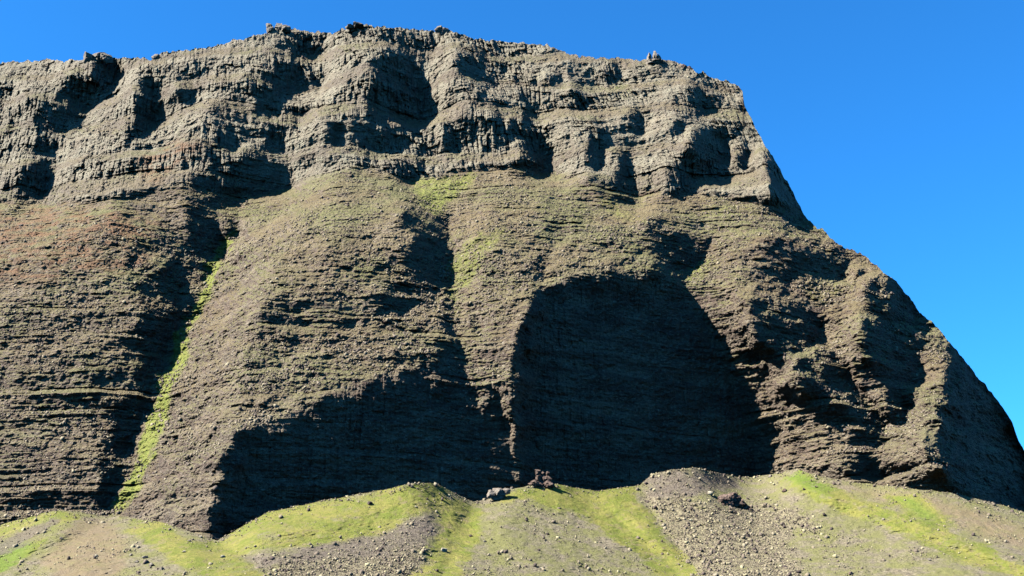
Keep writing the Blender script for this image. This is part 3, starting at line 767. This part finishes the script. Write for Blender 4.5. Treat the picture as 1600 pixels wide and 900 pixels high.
TORS = [(152, 90, [(-5, 0, 5, 4), (0, 2.5, 5, 4), (5, 0, 4.5, 4)], 'g', "broad rounded rock tor on the left rim of the plateau"),
        (250, 88, [(-2, 0, 3, 3), (2, 0, 3, 2.6)], 'g', "small grey rock step on the rim left of the rising crest"),
        (433, 46, [(-4, 1, 3.2, 4), (0, 2.5, 3.4, 3.6), (4, 1, 3.6, 3)], 'g', "blocky twin topped tor at the left end of the highest rim"),
        (560, 44, [(-4, 1.8, 4.2, 1.5), (0, 2.2, 5.2, 1.6), (4.5, 1.8, 4.2, 1.3), (0, -1, 6.5, 3.4)], 'g', "flat capped tor at the highest point of the rim"),
        (691, 48, [(-2, 1.5, 2.4, 3.0), (1.8, 0, 3.4, 4)], 'g', "narrow tor with a single block on top, right of the summit"),
        (1022, 94, [(-2.4, 2.2, 1.8, 4.0), (0.8, 2.4, 1.8, 4.4), (3.0, 1.4, 1.6, 3.6), (0, -1, 5, 2.6)], 'g', "squat castle shaped pinnacle standing on the right part of the rim"),
        (1072, 103, [(-1.5, 0, 3.2, 2.4), (2, -0.5, 2.6, 2)], 'b', "low brown rock lump on the rim right of the castle shaped pinnacle")]
for u, v, bl, kd, lab in TORS:
    outcrop("rock_tor", u, v + 3, 'm', [(dx * 1.35, dz * 1.35 + 0.6, a_ * 1.35, b_ * 1.3) for dx, dz, a_, b_ in bl], MATS[kd], lab, "rock tor", "rock tors along the rim of the plateau", sink=0.0, back=1.0)

# loose stones nobody could count
def scatter(name, P, S, mat, lab, seed):
    """P: n x 3 places, S: sizes; small angular blocks in one mesh"""
    r2 = np.random.default_rng(seed); n = len(P)
    cube = np.array([[-1, -1, -1], [1, -1, -1], [1, 1, -1], [-1, 1, -1], [-1, -1, 1], [1, -1, 1], [1, 1, 1], [-1, 1, 1]], float) * 0.5
    fc = np.array([[0, 3, 2, 1], [4, 5, 6, 7], [0, 1, 5, 4], [1, 2, 6, 5], [2, 3, 7, 6], [3, 0, 4, 7]])
    v = cube[None] * r2.uniform(0.6, 1.15, (n, 1, 3)) + r2.uniform(-0.16, 0.16, (n, 8, 3))
    A_ = r2.normal(size=(n, 4)); A_[:, 1:3] *= 0.5; A_ /= np.linalg.norm(A_, axis=1)[:, None]
    w, x, y, z = A_.T
    Rm = np.stack([1 - 2 * (y * y + z * z), 2 * (x * y - z * w), 2 * (x * z + y * w), 2 * (x * y + z * w), 1 - 2 * (x * x + z * z), 2 * (y * z - x * w), 2 * (x * z - y * w), 2 * (y * z + x * w), 1 - 2 * (x * x + y * y)], -1).reshape(n, 3, 3)
    v = np.einsum('nij,nkj->nki', Rm, v) * S[:, None, None] + P[:, None]
    q = (fc[None] + (np.arange(n) * 8)[:, None, None]).reshape(-1, 4).astype(np.int32)
    me = bpy.data.meshes.new(name)
    me.vertices.add(n * 8); me.vertices.foreach_set("co", v.astype(np.float32).ravel())
    me.loops.add(q.size); me.loops.foreach_set("vertex_index", q.ravel())
    me.polygons.add(len(q)); me.polygons.foreach_set("loop_start", np.arange(0, q.size, 4, dtype=np.int32))
    me.update(calc_edges=True); me.materials.append(mat)
    o = bpy.data.objects.new(name, me); COL.objects.link(o)
    return tag(o, lab, kind="stuff")
def stone_mat(name, cols):
    k = NT(name)
    r = k.n("ShaderNodeValToRGB"); r.color_ramp.interpolation = 'CONSTANT'
    e = r.color_ramp.elements
    while len(e) < len(cols): e.new(0.5)
    for i, c in enumerate(cols): e[i].position = i / len(cols); e[i].color = (*c, 1)
    k.l(k.g.outputs["Random Per Island"], r.inputs[0])
    return k.done(r.outputs[0])
def pick(prob, n, seed):
    r2 = np.random.default_rng(seed); p = prob.ravel() / prob.sum()
    return r2.choice(p.size, n, replace=True, p=p), r2
Vt, Ut = TALUS["V"], TALUS["U"]
Pt = TALUS["P"]
dens = np.clip(0.22 + fbm(Pt[..., 0] / 14, Pt[..., 1] / 14, Pt[..., 2] * 0, 4, 0.65) * 1.2, 0.02, 1)
prob = (1.1 * TALUS["pale"] + 0.16 * TALUS["dark"] + 0.42 * (1 - TALUS["grass"]) * dens + 0.09 * dens ** 2 + 0.7 * np.exp(-(Vt - Vt[:1]) / 5)) * ((Ut > -60) & (Ut < 1660) & (Vt < 960)) * np.gradient(UT)[None] * (Vt[1] - Vt[0])[None]
ix, r2 = pick(prob, 42000, 21)
P = Pt.reshape(-1, 3)[ix] + r2.normal(size=(len(ix), 3)) * [0.3, 0.8, 0.0]
S = 0.20 * (1 - r2.random(len(ix))) ** -0.38; S = np.minimum(S, 1.5)
scatter("scree", P, S, stone_mat("scree_stone", [(0.055, 0.042, 0.036), (0.095, 0.078, 0.056), (0.12, 0.10, 0.068), (0.19, 0.168, 0.100), (0.085, 0.068, 0.052), (0.145, 0.125, 0.086)]), "loose grey and pale stones strewn over the slopes below the cliffs", 22)

# blocks lying loose on the mountain's gentler faces
xm, ym, zm = at(np.repeat(UC[None], NROW, 0), V_MT, L_MT)
Pm = np.stack([xm, ym, zm], -1)
e1 = np.gradient(Pm, axis=0); e2 = np.gradient(Pm, axis=1)
for e_ in (e1, e2):
    for c_ in range(3):
        e_[..., c_] = blur(e_[..., c_], 6)
nm = np.cross(e1, e2); nm /= np.linalg.norm(nm, axis=-1)[..., None] + 1e-9
nm *= np.sign(-nm[..., 1:2] + 1e-9)
dens = np.clip(0.25 + fbm(xm / 26, ym / 26, zm / 12, 4, 0.65) * 1.5, 0.03, 1) * np.clip(nm[..., 2] * 2 - 0.35, 0.02, 1)
prob = dens * np.gradient(UC)[None] * np.abs(np.gradient(V_MT, axis=0)) * (UC[None] > -60) * (UC[None] < 1640) * (V_MT > np.interp(UC, SX, SY)[None] + 8) * (V_MT < 860)
ix, r2 = pick(prob * (1 - area(ALCOVES, np.repeat(UC[None], NROW, 0), V_MT, 3)), 22000, 31)
S = 0.55 * (1 - r2.random(len(ix))) ** -0.25; S = np.minimum(S, 1.5)
P = Pm.reshape(-1, 3)[ix] - nm.reshape(-1, 3)[ix] * (-0.05 * S[:, None])
scatter("rubble", P, S, stone_mat("rubble_stone", [(0.055, 0.042, 0.036), (0.085, 0.068, 0.052), (0.12, 0.10, 0.072), (0.145, 0.125, 0.085), (0.07, 0.056, 0.046), (0.105, 0.086, 0.062)]), "broken blocks of basalt lying loose over the ledges of the mountain", 32)
